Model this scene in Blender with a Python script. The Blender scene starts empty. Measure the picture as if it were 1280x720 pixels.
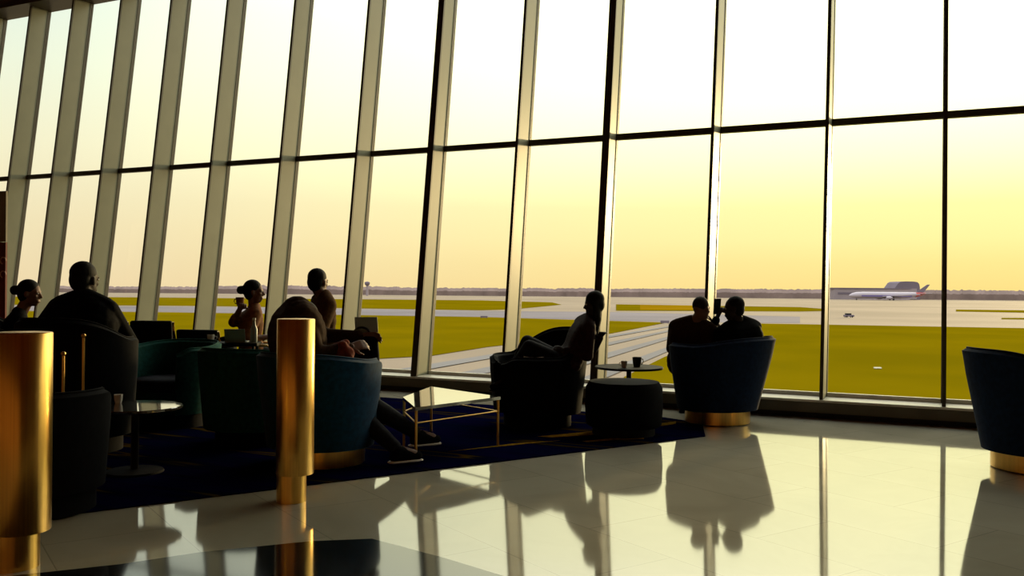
import bpy, bmesh, math, random
from mathutils import Vector, Matrix, Quaternion
random.seed(7)
S = bpy.context.scene
C = S.collection
PI = math.pi

# ------------------------------------------------------------------ view
FPX, PITCH, ROLL, YAW, EYE = 1115.515, .0011, .0085, .4406, 1.25
_F = Vector((-math.sin(YAW)*math.cos(PITCH), math.cos(YAW)*math.cos(PITCH), math.sin(PITCH)))
_R0 = Vector((math.cos(YAW), math.sin(YAW), 0)); _U0 = _R0.cross(_F)
_R = math.cos(ROLL)*_R0 + math.sin(ROLL)*_U0
_U = -math.sin(ROLL)*_R0 + math.cos(ROLL)*_U0
CAM = Vector((0, 0, EYE))
def ray(x, y): return _F + _R*((x-640)/FPX) - _U*((y-360)/FPX)
def W(x, y, Z): return CAM + ray(x, y)*Z                 # point at depth Z
def G(x, y, z=0.0):                                       # point on the level z
    r = ray(x, y); return CAM + r*((z-EYE)/r.z)
def FL(x, Z):                                             # floor point at column x and depth Z
    p = W(x, 360, Z); return Vector((p.x, p.y, 0))

cam = bpy.data.cameras.new('camera'); co = bpy.data.objects.new('camera', cam); C.objects.link(co)
cam.sensor_width = 36; cam.lens = FPX*36/1280; cam.clip_end = 5000
m = Matrix((( _R.x, _U.x, -_F.x), (_R.y, _U.y, -_F.y), (_R.z, _U.z, -_F.z))).to_4x4()
m.translation = CAM; co.matrix_world = m; S.camera = co

# ------------------------------------------------------------------ materials
def nt(name):
    mt = bpy.data.materials.new(name); mt.use_nodes = True
    return mt, mt.node_tree, mt.node_tree.nodes['Principled BSDF']
def mat(name, col, rough=.6, metal=0, spec=.5, var=.0, scale=20, bump=0, col2=None, ior=1.5, sheen=0, coat=0, stretch=None, grime=0):
    mt, t, b = nt(name)
    b.inputs['Base Color'].default_value = (*col, 1); b.inputs['Roughness'].default_value = rough
    b.inputs['Metallic'].default_value = metal; b.inputs['Specular IOR Level'].default_value = spec
    b.inputs['IOR'].default_value = ior; b.inputs['Sheen Weight'].default_value = sheen
    b.inputs['Coat Weight'].default_value = coat; b.inputs['Coat Roughness'].default_value = .03
    tc = t.nodes.new('ShaderNodeTexCoord'); mp = t.nodes.new('ShaderNodeMapping')
    if stretch: mp.inputs['Scale'].default_value = stretch
    t.links.new(tc.outputs['Object'], mp.inputs['Vector'])
    n = t.nodes.new('ShaderNodeTexNoise'); n.inputs['Scale'].default_value = scale; n.inputs['Detail'].default_value = 4
    t.links.new(mp.outputs['Vector'], n.inputs['Vector'])
    if var or col2:
        r = t.nodes.new('ShaderNodeValToRGB')
        c2 = col2 or tuple(min(1, c*(1+var)) for c in col); c1 = col if col2 else tuple(c*(1-var) for c in col)
        r.color_ramp.elements[0].position = .35; r.color_ramp.elements[1].position = .65
        r.color_ramp.elements[0].color = (*c1, 1); r.color_ramp.elements[1].color = (*c2, 1)
        t.links.new(n.outputs['Fac'], r.inputs['Fac']); t.links.new(r.outputs['Color'], b.inputs['Base Color'])
    if bump:
        bp = t.nodes.new('ShaderNodeBump'); bp.inputs['Strength'].default_value = bump; bp.inputs['Distance'].default_value = .01
        t.links.new(n.outputs['Fac'], bp.inputs['Height']); t.links.new(bp.outputs['Normal'], b.inputs['Normal'])
    return mt

M = {}
M['fin'] = mat('painted_aluminium', (.185, .187, .118), .45, 0, .5, .05, 3)
M['dark_alu'] = mat('dark_aluminium', (.045, .036, .022), .45, 0, .4, .1, 5)
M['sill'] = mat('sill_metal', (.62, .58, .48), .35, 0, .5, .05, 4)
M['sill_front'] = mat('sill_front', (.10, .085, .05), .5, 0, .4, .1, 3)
M['toe'] = mat('toe_kick', (.012, .011, .01), .7)
M['navy'] = mat('navy_velvet', (.0045, .014, .042), .85, 0, .1, .2, 30, .15, sheen=.0)
M['blue'] = mat('blue_velvet', (.002, .038, .095), .85, 0, .1, .2, 30, .15, sheen=.1)
M['teal'] = mat('teal_velvet', (.010, .07, .06), .85, 0, .1, .2, 30, .15, sheen=.0)
M['black'] = mat('black_upholstery', (.0035, .0035, .005), .85, 0, .08, .2, 30, .1)
M['seat'] = mat('seat_fabric', (.006, .010, .022), .85, 0, .2, .2, 40, .1)
M['brass'] = mat('satin_brass', (.82, .50, .14), .28, 1, .5, .06, 60, 0, stretch=(1, 1, .02))
M['gold'] = mat('brushed_gold', (.95, .56, .14), .28, 1, .5, .10, 90, .03, stretch=(1, 1, .01))
M['black_metal'] = mat('black_metal', (.006, .006, .006), .55, 0, .2)
M['gloss_top'] = mat('polished_table_top', (.05, .05, .045), .06, 0, .5, .1, 6, ior=2.4, coat=1)
M['dark_top'] = mat('dark_table_top', (.006, .006, .005), .7, 0, .1, .2, 8)
M['skin'] = mat('skin', (.16, .075, .045), .55, 0, .4, .08, 12)
M['skin_dark'] = mat('skin_deep', (.025, .013, .009), .6, 0, .2, .08, 12)
M['hair'] = mat('dark_hair', (.005, .004, .0035), .7, 0, .15, .3, 60, .3, stretch=(1, 1, .2))
M['hair_brown'] = mat('brown_hair', (.02, .011, .006), .7, 0, .15, .3, 60, .3, stretch=(1, 1, .2))
M['suit'] = mat('black_cloth', (.0035, .0035, .0042), .85, 0, .06, .3, 50, .15)
M['brown_cloth'] = mat('brown_cloth', (.034, .016, .006), .85, 0, .05, .2, 50, .15)
M['tan_cloth'] = mat('tan_cloth', (.085, .042, .015), .85, 0, .05, .2, 50, .15)
M['rust_cloth'] = mat('rust_cloth', (.15, .025, .01), .85, 0, .2, .25, 40, .15)
M['plum_cloth'] = mat('plum_cloth', (.022, .006, .006), .85, 0, .2, .25, 40, .15)
M['orange_cloth'] = mat('orange_cloth', (.16, .06, .015), .85, 0, .2, .25, 40, .15)
M['denim'] = mat('dark_trousers', (.006, .007, .011), .85, 0, .2, .3, 50, .15)
M['sole'] = mat('white_rubber', (.7, .68, .6), .5)
M['white'] = mat('white_ceramic', (.75, .72, .65), .3)
M['paper'] = mat('paper', (.6, .58, .5), .7, 0, .3, .1, 30)
M['tablet'] = mat('tablet_back', (.22, .26, .23), .4, 0, .5)
M['eye'] = mat('eye', (.3, .28, .25), .2)
M['red_print'] = mat('red_print', (.16, .012, .008), .5, 0, .4, .1, 2)
M['banner_grey'] = mat('banner_grey', (.30, .26, .18), .6, 0, .4, .1, 2)
M['pink'] = mat('pale_print', (.7, .4, .3), .6)
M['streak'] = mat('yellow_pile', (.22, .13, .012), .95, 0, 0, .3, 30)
M['wall'] = mat('dark_plaster', (.16, .085, .04), .8, 0, .3, .1, 1.5)
M['ceil'] = mat('red_brown_ceiling', (.20, .055, .02), .7, 0, .3, .1, 1)
M['dark_floor'] = mat('polished_black', (.012, .012, .012), .07, 0, .5, .4, 5, ior=1.9)

# polished pale tile with joints and soft veins
mt, t, b = nt('polished_tile'); M['tile'] = mt
b.inputs['IOR'].default_value = 3.4; b.inputs['Specular IOR Level'].default_value = .5
tc = t.nodes.new('ShaderNodeTexCoord'); mp = t.nodes.new('ShaderNodeMapping'); mp.inputs['Rotation'].default_value = (0, 0, math.radians(30))
t.links.new(tc.outputs['Object'], mp.inputs['Vector'])
br = t.nodes.new('ShaderNodeTexBrick'); br.offset = .5
br.inputs['Scale'].default_value = 1; br.inputs['Brick Width'].default_value = 1.2; br.inputs['Row Height'].default_value = .6
br.inputs['Mortar Size'].default_value = .003; br.inputs['Color1'].default_value = (.50, .475, .36, 1); br.inputs['Color2'].default_value = (.54, .515, .40, 1)
br.inputs['Mortar'].default_value = (.36, .34, .27, 1)
t.links.new(mp.outputs['Vector'], br.inputs['Vector'])
n = t.nodes.new('ShaderNodeTexNoise'); n.inputs['Scale'].default_value = 1.3; n.inputs['Detail'].default_value = 8; n.inputs['Distortion'].default_value = 1.5
t.links.new(mp.outputs['Vector'], n.inputs['Vector'])
r = t.nodes.new('ShaderNodeValToRGB'); r.color_ramp.elements[0].position = .3; r.color_ramp.elements[0].color = (.88, .88, .88, 1); r.color_ramp.elements[1].position = .6
t.links.new(n.outputs['Fac'], r.inputs['Fac'])
mx = t.nodes.new('ShaderNodeMixRGB'); mx.blend_type = 'MULTIPLY'; mx.inputs['Fac'].default_value = 1
t.links.new(br.outputs['Color'], mx.inputs['Color1']); t.links.new(r.outputs['Color'], mx.inputs['Color2']); t.links.new(mx.outputs['Color'], b.inputs['Base Color'])
rr = t.nodes.new('ShaderNodeMapRange'); rr.inputs['To Min'].default_value = .035; rr.inputs['To Max'].default_value = .075
t.links.new(n.outputs['Fac'], rr.inputs['Value']); t.links.new(rr.outputs['Result'], b.inputs['Roughness'])

# navy carpet with angled yellow and violet streaks
mt, t, b = nt('streaked_carpet'); M['carpet'] = mt
b.inputs['Roughness'].default_value = .95; b.inputs['Specular IOR Level'].default_value = .0
tc = t.nodes.new('ShaderNodeTexCoord'); mp = t.nodes.new('ShaderNodeMapping')
mp.inputs['Rotation'].default_value = (0, 0, math.radians(-32)); mp.inputs['Scale'].default_value = (.25, 2.2, 1)
t.links.new(tc.outputs['Object'], mp.inputs['Vector'])
n = t.nodes.new('ShaderNodeTexNoise'); n.inputs['Scale'].default_value = 1.7; n.inputs['Detail'].default_value = 3
t.links.new(mp.outputs['Vector'], n.inputs['Vector'])
r = t.nodes.new('ShaderNodeValToRGB'); cr = r.color_ramp
cr.elements[0].position = 0; cr.elements[0].color = (.0015, .003, .008, 1)
cr.elements[1].position = 1; cr.elements[1].color = (.0015, .003, .01, 1)
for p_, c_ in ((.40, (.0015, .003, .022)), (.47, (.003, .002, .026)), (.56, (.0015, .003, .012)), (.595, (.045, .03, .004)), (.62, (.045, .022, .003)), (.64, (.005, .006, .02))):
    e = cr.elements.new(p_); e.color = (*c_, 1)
t.links.new(n.outputs['Fac'], r.inputs['Fac']); t.links.new(r.outputs['Color'], b.inputs['Base Color'])

# window glass: clear with a mirror sheen at grazing angles
mt = bpy.data.materials.new('window_glass'); mt.use_nodes = True; t = mt.node_tree; M['glass'] = mt
for nn in list(t.nodes): t.nodes.remove(nn)
o_ = t.nodes.new('ShaderNodeOutputMaterial'); ms = t.nodes.new('ShaderNodeMixShader'); tr = t.nodes.new('ShaderNodeBsdfTransparent'); gl = t.nodes.new('ShaderNodeBsdfGlossy'); fr = t.nodes.new('ShaderNodeFresnel')
gl.inputs['Roughness'].default_value = 0.0; fr.inputs['IOR'].default_value = 1.35; tr.inputs['Color'].default_value = (.985, .985, .97, 1)
ge = t.nodes.new('ShaderNodeNewGeometry'); iv = t.nodes.new('ShaderNodeMath'); iv.operation = 'SUBTRACT'; iv.inputs[0].default_value = 1; t.links.new(ge.outputs['Backfacing'], iv.inputs[1])
mu = t.nodes.new('ShaderNodeMath'); mu.operation = 'MULTIPLY'; t.links.new(iv.outputs[0], mu.inputs[0]); t.links.new(fr.outputs['Fac'], mu.inputs[1]); t.links.new(mu.outputs[0], ms.inputs['Fac']); t.links.new(tr.outputs[0], ms.inputs[1]); t.links.new(gl.outputs[0], ms.inputs[2]); t.links.new(ms.outputs[0], o_.inputs['Surface'])

M['grass'] = mat('mown_grass', (.108, .078, .0005), 1, 0, 0, col2=(.136, .094, .0005), scale=.06)
M['verge'] = mat('dry_verge', (.19, .105, .002), 1, 0, 0, .15, .05)
M['concrete'] = mat('airfield_concrete', (.225, .175, .13), .9, 0, .05, .12, .02)
M['apron'] = mat('taxiway_concrete', (.155, .135, .15), .9, 0, .05, .12, .03)
M['stripe'] = mat('taxiway_stripe', (.15, .14, .14), .9, 0, .05, .1, .05)
M['woods'] = mat('hazed_woods', (.20, .145, .14), .95, 0, .1, .15, .05)  # violet-grey: the haze of the distance is mixed into the tree colour
M['far_grey'] = mat('far_building', (.27, .22, .25), .9, 0, .2, .1, .05)
M['far_dark'] = mat('hangar_skin', (.15, .12, .16), .9, 0, .2, .1, .05)
M['plane'] = mat('airliner_paint', (.36, .31, .38), .4, 0, .5, .05, .1)
M['plane_blue'] = mat('airliner_blue', (.12, .09, .26), .4, 0, .5)
M['plane_red'] = mat('airliner_red', (.40, .06, .06), .4, 0, .5)

# ------------------------------------------------------------------ mesh helpers
def mark(o, label=None, cat=None, group=None, kind=None):
    if label: o['label'] = label
    if cat: o['category'] = cat
    if group: o['group'] = group
    if kind: o['kind'] = kind
    return o
def link_bm(name, bm, material, parent=None, smooth=False, loc=None):
    me = bpy.data.meshes.new(name); bmesh.ops.recalc_face_normals(bm, faces=bm.faces); bm.to_mesh(me); bm.free()
    o = bpy.data.objects.new(name, me); C.objects.link(o)
    for q in (material if isinstance(material, (list, tuple)) else [material]): me.materials.append(q)
    if smooth:
        for p in me.polygons: p.use_smooth = True
    if smooth: me.set_sharp_from_angle(angle=math.radians(48))
    if parent: o.parent = parent
    if loc: o.location = loc
    return o
def empty(name, loc, rz=0, **k):
    o = bpy.data.objects.new(name, None); C.objects.link(o); o.location = loc; o.rotation_euler = (0, 0, rz); o.empty_display_size = .1
    return mark(o, **k)
def box(bm, c, s, rot=None, bev=0, mi=0):
    mm = Matrix.Translation(Vector(c)) @ (rot.to_4x4() if rot else Matrix.Identity(4)) @ Matrix.Diagonal((*s, 1))
    r = bmesh.ops.create_cube(bm, size=1, matrix=mm)
    fs = {f for v in r['verts'] for f in v.link_faces}
    for f in fs: f.material_index = mi
    if bev:
        es = list({e for v in r['verts'] for e in v.link_edges})
        bmesh.ops.bevel(bm, geom=es, offset=bev, segments=3, profile=.6, affect='EDGES')
def axes(d):
    d = d.normalized(); a = Vector((0, 0, 1)) if abs(d.z) < .9 else Vector((1, 0, 0))
    u = d.cross(a).normalized(); return d, u, d.cross(u).normalized()
def loft(bm, rings, close=True, cap=True):
    vs = [[bm.verts.new(p) for p in rg] for rg in rings]
    n = len(vs[0])
    for a, b_ in zip(vs, vs[1:]):
        for i in range(n if close else n-1):
            j = (i+1) % n; bm.faces.new((a[i], a[j], b_[j], b_[i]))
    if cap: bm.faces.new(vs[0][::-1]); bm.faces.new(vs[-1])
    return vs
def tube(bm, p0, p1, r0, r1=None, n=12):
    p0, p1 = Vector(p0), Vector(p1); r1 = r0 if r1 is None else r1
    d, u, v = axes(p1-p0)
    loft(bm, [[p+(u*math.cos(2*PI*i/n)+v*math.sin(2*PI*i/n))*r for i in range(n)] for p, r in ((p0, r0), (p1, r1))])
def path(bm, pts, r, n=8):
    pts = [Vector(p) for p in pts]; rings = []
    for k, p in enumerate(pts):
        d = (pts[min(k+1, len(pts)-1)]-pts[max(k-1, 0)])
        d, u, v = axes(d); rings.append([p+(u*math.cos(2*PI*i/n)+v*math.sin(2*PI*i/n))*r for i in range(n)])
    loft(bm, rings)
def lathe(bm, prof, n=64, c=(0, 0, 0)):
    rings = []
    for r, z in prof:
        rings.append([Vector((c[0]+r*math.cos(2*PI*i/n), c[1]+r*math.sin(2*PI*i/n), c[2]+z)) for i in range(n)])
    loft(bm, rings)
def capsule(bm, p0, r0, p1, r1, n=12):
    p0, p1 = Vector(p0), Vector(p1); dd = p1-p0
    if dd.length < 1e-4: dd = Vector((0, 0, 1e-3)); p1 = p0+dd
    d, u, v = axes(dd); rings = []
    for a in (-75, -50, -25, 0):
        a = math.radians(a); rings.append((p0+d*(r0*math.sin(a)), r0*math.cos(a)))
    for a in (0, 25, 50, 75):
        a = math.radians(a); rings.append((p1+d*(r1*math.sin(a)), r1*math.cos(a)))
    loft(bm, [[p+(u*math.cos(2*PI*i/n)+v*math.sin(2*PI*i/n))*r for i in range(n)] for p, r in rings])
def ell(bm, c, rad, ax=None, n=16):
    R = Matrix.Identity(3) if ax is None else Matrix(ax).transposed()
    mm = Matrix.Translation(Vector(c)) @ R.to_4x4() @ Matrix.Diagonal((*rad, 1))
    bmesh.ops.create_uvsphere(bm, u_segments=n, v_segments=n//2+2, radius=1, matrix=mm)
def poly(name, pts, z, material, th=.0, **k):
    bm = bmesh.new(); vs = [bm.verts.new((p[0], p[1], z)) for p in pts]; f = bm.faces.new(vs)
    if th:
        r = bmesh.ops.extrude_face_region(bm, geom=[f])
        bmesh.ops.translate(bm, verts=[g for g in r['geom'] if isinstance(g, bmesh.types.BMVert)], vec=(0, 0, -th))
    o = link_bm(name, bm, material); return mark(o, kind='structure', **k)
def skin_blob(name, bm, material, parent, voxel=.007, smooth=3):
    """fuse overlapping closed volumes into one continuous surface"""
    o = link_bm(name, bm, material)
    rm = o.modifiers.new('r', 'REMESH'); rm.mode = 'VOXEL'; rm.voxel_size = voxel; rm.use_smooth_shade = True
    sm = o.modifiers.new('s', 'SMOOTH'); sm.factor = .5; sm.iterations = smooth
    bpy.context.view_layer.update()
    me = bpy.data.meshes.new_from_object(o.evaluated_get(bpy.context.evaluated_depsgraph_get()))
    o.modifiers.clear(); old = o.data; o.data = me; bpy.data.meshes.remove(old)
    if not me.materials: me.materials.append(material)
    for p in me.polygons: p.use_smooth = True
    if parent: o.parent = parent
    return o

# ------------------------------------------------------------------ the glazed wall
D, LEAN = 9.2325, math.tan(.1261)
HEAD = 5.88; TRZ = 3.03
fin_x = {0: -13.575, 1: -12.55, 2: -11.458, 3: -10.382, 4: -9.26, 5: -8.018, 6: -6.778, 7: -5.665, 8: -4.481, 9: -3.364, 10: -2.156, 11: -.987, 12: .101}
for k in range(13, 20): fin_x[k] = .101+(k-12)*1.13
for k in range(-3, 0): fin_x[k] = -13.575+k*1.12
XL, XR = fin_x[-3], fin_x[19]; YB = -6.0
def yg(z, off=0): return D+off+LEAN*z
def slab_along(bm, x, w, o0, o1, z0, z1, mi=0):          # upright bar following the lean of the glass
    vs = [bm.verts.new((xx, yg(z, o), z)) for z in (z0, z1) for (xx, o) in ((x-w/2, o0), (x+w/2, o0), (x+w/2, o1), (x-w/2, o1))]
    for q in ((0, 1, 2, 3), (4, 7, 6, 5), (0, 4, 5, 1), (1, 5, 6, 2), (2, 6, 7, 3), (3, 7, 4, 0)):
        f = bm.faces.new([vs[i] for i in q]); f.material_index = mi
n_ = 0
SILL = .185
for k in sorted(fin_x):
    n_ += 1; x = fin_x[k]
    r = mark(empty('trim_%d' % n_, (0, 0, 0)), kind='structure')
    big = k in (7, 9)
    bm = bmesh.new(); slab_along(bm, x, .035 if k < 12 else .03, .012, .30, SILL, HEAD+.25); link_bm('fin', bm, M['fin'], r)
    bm = bmesh.new(); slab_along(bm, x, .085 if big else .034, -.012, .018, SILL, HEAD+.25); link_bm('flange', bm, M['dark_alu'], r)
    bm = bmesh.new(); slab_along(bm, x, .046, .30, .36, SILL, HEAD+.25); link_bm('glazing_bar', bm, M['dark_alu'], r)
ks = sorted(fin_x); wn = 0
for a_, b2 in zip(ks, ks[1:]):
    wn += 1; x0, x1 = fin_x[a_]+.023, fin_x[b2]-.023
    r = mark(empty('window_%d' % wn, (0, 0, 0)), kind='structure')
    bm = bmesh.new()
    slab_along(bm, (x0+x1)/2, x1-x0, .285, .35, TRZ-.035, TRZ+.035)
    link_bm('window_frame', bm, M['dark_alu'], r)
    bm = bmesh.new(); slab_along(bm, (x0+x1)/2, x1-x0, .30, .345, SILL, SILL+.04); link_bm('window_sill', bm, M['sill'], r)
    for z0, z1 in ((SILL+.04, TRZ-.035), (TRZ+.035, HEAD+.02)):
        bm = bmesh.new(); slab_along(bm, (x0+x1)/2, x1-x0, .322, .334, z0, z1); link_bm('pane', bm, M['glass'], r)
# continuous sill, its face, the recessed foot; head beam
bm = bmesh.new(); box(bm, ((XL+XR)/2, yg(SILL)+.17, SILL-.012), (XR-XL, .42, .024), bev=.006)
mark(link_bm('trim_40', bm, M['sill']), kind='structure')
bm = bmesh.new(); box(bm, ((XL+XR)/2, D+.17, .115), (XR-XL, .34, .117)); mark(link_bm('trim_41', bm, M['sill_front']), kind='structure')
bm = bmesh.new(); box(bm, ((XL+XR)/2, D+.23, .028), (XR-XL, .28, .056)); mark(link_bm('baseboard_window', bm, M['toe']), kind='structure')
bm = bmesh.new(); box(bm, ((XL+XR)/2, yg(HEAD)+.12, HEAD+.14), (XR-XL, .50, .28)); mark(link_bm('trim_42', bm, M['dark_alu']), kind='structure')

poly('floor', [(XL, YB), (XR, YB), (XR, D+.3), (XL, D+.3)], 0, M['tile'], th=.15)
poly('ceiling', [(XL, YB), (XR, YB), (XR, yg(HEAD)+.5), (XL, yg(HEAD)+.5)], HEAD+.48, M['ceil'], th=.2)
bm = bmesh.new(); box(bm, ((XL+XR)/2, YB-.1, 3.1), (XR-XL+.4, .2, 6.6)); mark(link_bm('wall_back', bm, M['wall']), kind='structure')
for nme, xa in (('wall_left', XL-.12), ('wall_right', XR+.12)):
    bm = bmesh.new(); loft(bm, [[(xx, yy, zz) for yy, zz in ((YB, 0), (D+.3, 0), (yg(6.4)+.3, 6.4), (YB, 6.4))] for xx in (xa-.1, xa+.1)]); mark(link_bm(nme, bm, M['wall']), kind='structure')
# carpet field and the dark polished area over the near tiles
e0, e1 = Vector((-4.085, 3.624, 0)), Vector((-2.13, 6.968, 0)); ed = (e1-e0).normalized()
pA = e0-ed*3.6; pB = e1+ed*.75
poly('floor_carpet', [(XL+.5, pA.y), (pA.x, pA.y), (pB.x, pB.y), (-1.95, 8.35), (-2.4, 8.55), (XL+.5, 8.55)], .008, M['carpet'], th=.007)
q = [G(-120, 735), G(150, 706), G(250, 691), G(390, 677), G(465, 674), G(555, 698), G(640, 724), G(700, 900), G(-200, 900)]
poly('floor_dark_area', q, .003, M['dark_floor'], th=.002)

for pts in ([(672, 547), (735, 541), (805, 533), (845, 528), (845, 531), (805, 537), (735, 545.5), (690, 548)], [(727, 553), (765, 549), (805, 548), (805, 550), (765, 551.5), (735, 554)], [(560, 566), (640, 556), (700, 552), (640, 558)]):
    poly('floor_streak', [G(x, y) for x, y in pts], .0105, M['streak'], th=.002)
# ------------------------------------------------------------------ outdoors
GZ = -5.0
poly('ground', [(-2600, 12), (1600, 12), (1600, 2600), (-2600, 2600)], GZ, M['concrete'])
def field(name, px, dz, material, **k):
    o = poly(name, [G(x, y, GZ) for x, y in px], GZ+dz, material); return o
field('ground_far_grass', [(-300, 368.5), (-100, 370), (200, 372), (600, 375.5), (690, 378), (702, 381), (640, 387), (600, 388), (250, 382.5), (-300, 379)], .05, M['grass'])
field('ground_middle_grass', [(770, 380.5), (1000, 384), (1028, 386), (1028, 389), (1000, 389.5), (770, 388.5)], .05, M['grass'])
field('ground_verge', [(800, 381.5), (880, 382.3), (880, 388), (800, 387.6)], .09, M['verge'])
field('ground_near_grass', [(-300, 386), (200, 390.5), (600, 396.5), (833, 403.5), (765, 417), (610, 434), (540, 445), (470, 449), (200, 470), (-300, 500)], .05, M['grass'])
field('ground_right_grass', [(935, 404.5), (1000, 405.5), (1280, 410.5), (2300, 425), (2300, 700), (700, 700), (780, 472), (830, 447)], .05, M['grass'])
field('ground_strip_grass', [(1195, 387), (1280, 388), (1900, 395), (1900, 399), (1280, 391), (1195, 389.5)], .05, M['grass'])
field('ground_small_grass', [(1252, 397.5), (1400, 398), (1400, 401), (1252, 399.2)], .05, M['grass'])
field('ground_taxiway', [(-300, 380), (250, 383.5), (600, 388.8), (760, 390), (1000, 396), (1000, 404), (833, 402.5), (600, 396), (200, 389.8), (-300, 385.5)], .03, M['apron'])
for (ax, ay, bx, by, w) in ((500, 462, 835, 408, 1.4), (560, 470, 850, 410, 1.6), (640, 474, 865, 413, 2.2), (720, 476, 880, 418, 1.4)):
    field('ground_taxiway_stripe', [(ax, ay), (ax+26, ay+w*1.6), (bx+4, by+w*.5), (bx, by)], .07, M['stripe'])  # darker stripes running along the diagonal concrete
# woods along the horizon: rounded crowns in an uncounted mass
from mathutils import noise
bm = bmesh.new(); rgs = []
for i in range(1500):
    px = -440+i*1.46
    tgt = 5.5+3.1*max(0, min(1, (px-150)/1000.0))
    tgt += 1.1*noise.noise((px*.05, 1, 0))+.9*noise.noise((px*.22, 7, 0))+.5*noise.noise((px*.6, 3, 0))
    if 270 < px < 500: tgt += 1.6*max(0, noise.noise((px*.09, 4, 2)))+.8
    zf = 786+4*noise.noise((px*.1, 9, 0)); a, b_, c_ = FL(px, zf), FL(px, zf+5), FL(px, zf+40)
    rgs.append([(a.x, a.y, GZ), (a.x, a.y, GZ+tgt*.6), (b_.x, b_.y, GZ+tgt), (c_.x, c_.y, GZ+tgt), (c_.x, c_.y, GZ)])
loft(bm, rgs)
mark(link_bm('hazed_woods', bm, M['woods']), 'long low line of bare trees, haze put into their colour, on the horizon beyond the airfield', 'trees', kind='stuff')

cax = _R0.copy()                                            # across the view, level
def camrot(extra=0): return Matrix.Rotation(YAW+extra, 3, 'Z')
# control tower
p = FL(459, 700)
tw = empty('control_tower', (p.x, p.y, GZ), YAW, label='small distant tower rising above the treeline beyond the grass', cat='tower')
bm = bmesh.new(); tube(bm, (0, 0, 0), (0, 0, 8.0), 1.0, .8); link_bm('shaft', bm, M['far_grey'], tw)
bm = bmesh.new(); lathe(bm, [(1.2, 8), (2.0, 9), (2.1, 10.4), (1.7, 10.8), (.2, 11.2)], 12); link_bm('cab', bm, M['far_dark'], tw)
# long terminal, hangar, airliner
p = FL(1086, 738)
tb = empty('terminal_building', (p.x, p.y, GZ), YAW, label='long low grey building behind the airliner on the right horizon', cat='building')
bm = bmesh.new(); box(bm, (0, 0, 4.5), (62, 14, 9.0)); link_bm('wall', bm, M['far_grey'], tb)
bm = bmesh.new(); box(bm, (0, 0, 9.2), (64, 15, .8)); link_bm('roof', bm, M['far_dark'], tb)
bm = bmesh.new(); box(bm, (0, -7.1, 5), (56, .3, 1.6)); link_bm('window_band', bm, M['far_dark'], tb)
p = FL(1130, 766)
hg = empty('hangar', (p.x, p.y+0, GZ), YAW, label='grey round-topped hangar standing above the airliner by the horizon', cat='hangar')
prof = [(-12.5, 7.5), (-10.6, 9.8), (-8.6, 12.6), (-7.5, 14.2), (-5.6, 15.3), (-1, 15.6), (5.5, 15.5), (8.6, 15), (10, 13.6), (10.6, 11), (10.8, 7.5)]
bm = bmesh.new(); loft(bm, [[(x, y, z) for x, z in prof+[(10.8, 0), (-12.5, 0)]] for y in (-6.5, 16)]); link_bm('shell', bm, M['far_dark'], hg)
bm = bmesh.new(); box(bm, (-.5, -6.7, 5), (17, .3, 9)); link_bm('door', bm, M['far_grey'], hg)
p = FL(1110, 690)
al = empty('airliner', (p.x, p.y, GZ), YAW+math.radians(4), label='pale airliner parked side-on in front of the distant grey building', cat='airplane')
bm = bmesh.new(); rg = []
for x, r_, z in ((-31, .15, 3.4), (-30.4, .9, 3.4), (-28.5, 1.7, 3.6), (-25.5, 2.3, 3.8), (-20, 2.5, 3.9), (12, 2.5, 3.9), (19, 2.1, 4.3), (26, 1.2, 5.0), (30, .4, 5.5)):
    rg.append([(x, r_*math.cos(2*PI*i/16), z+r_*math.sin(2*PI*i/16)) for i in range(16)])
loft(bm, rg); link_bm('fuselage', bm, M['plane'], al, True)
bm = bmesh.new(); box(bm, (-2, -2.42, 3.3), (40, .25, 1.2)); link_bm('cheat_line', bm, M['plane_blue'], al)
def wing(pts, th, nm, mm, vertical=False):
    bm = bmesh.new()
    if vertical: loft(bm, [[(x, s, z) for x, z in pts] for s in (-th/2, th/2)])
    else: loft(bm, [[(x, y, z+s) for x, y, z in pts] for s in (-th/2, th/2)])
    return link_bm(nm, bm, mm, al)
bm = bmesh.new(); lathe(bm, [(1.95, 22), (1.25, 26.2), (.5, 30.3)], 16)
for v_ in bm.verts: v_.co = Vector((v_.co.z, v_.co.x*1.03, v_.co.y*1.03+4.1+(v_.co.z-20)*.14))
link_bm('tail_cone', bm, M['plane_red'], al, True)
wing([(21, 5.4), (28.5, 6.2), (33.5, 12.4), (31.4, 12.4)], .5, 'tail_fin', M['far_dark'], True)
for s in (-1, 1):
    wing([(-6, s*2, 3), (4, s*2, 3), (13, s*24, 4.6), (10.5, s*24, 4.6)], .5, 'wing', M['plane'])
    wing([(24, s*.8, 5.2), (28, s*.8, 5.2), (31, s*8, 5.8), (29.5, s*8, 5.8)], .3, 'tailplane', M['plane'])
    bm = bmesh.new(); lathe(bm, [(.9, -2.2), (1.2, -1.6), (1.25, .8), (.8, 2.4)], 16)
    e = link_bm('engine', bm, M['plane'], al, True); e.rotation_euler = (0, PI/2, 0); e.location = (-3, s*8, 1.9)
    bm = bmesh.new(); tube(bm, (3, s*3, 3), (3, s*3, .6), .15); tube(bm, (3, s*3-.3, .6), (3, s*3+.3, .6), .6); link_bm('landing_gear', bm, M['black_metal'], al)
bm = bmesh.new(); tube(bm, (-25, 0, 2), (-25, 0, .5), .12); tube(bm, (-25, -.2, .5), (-25, .2, .5), .5); link_bm('nose_gear', bm, M['black_metal'], al)
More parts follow.
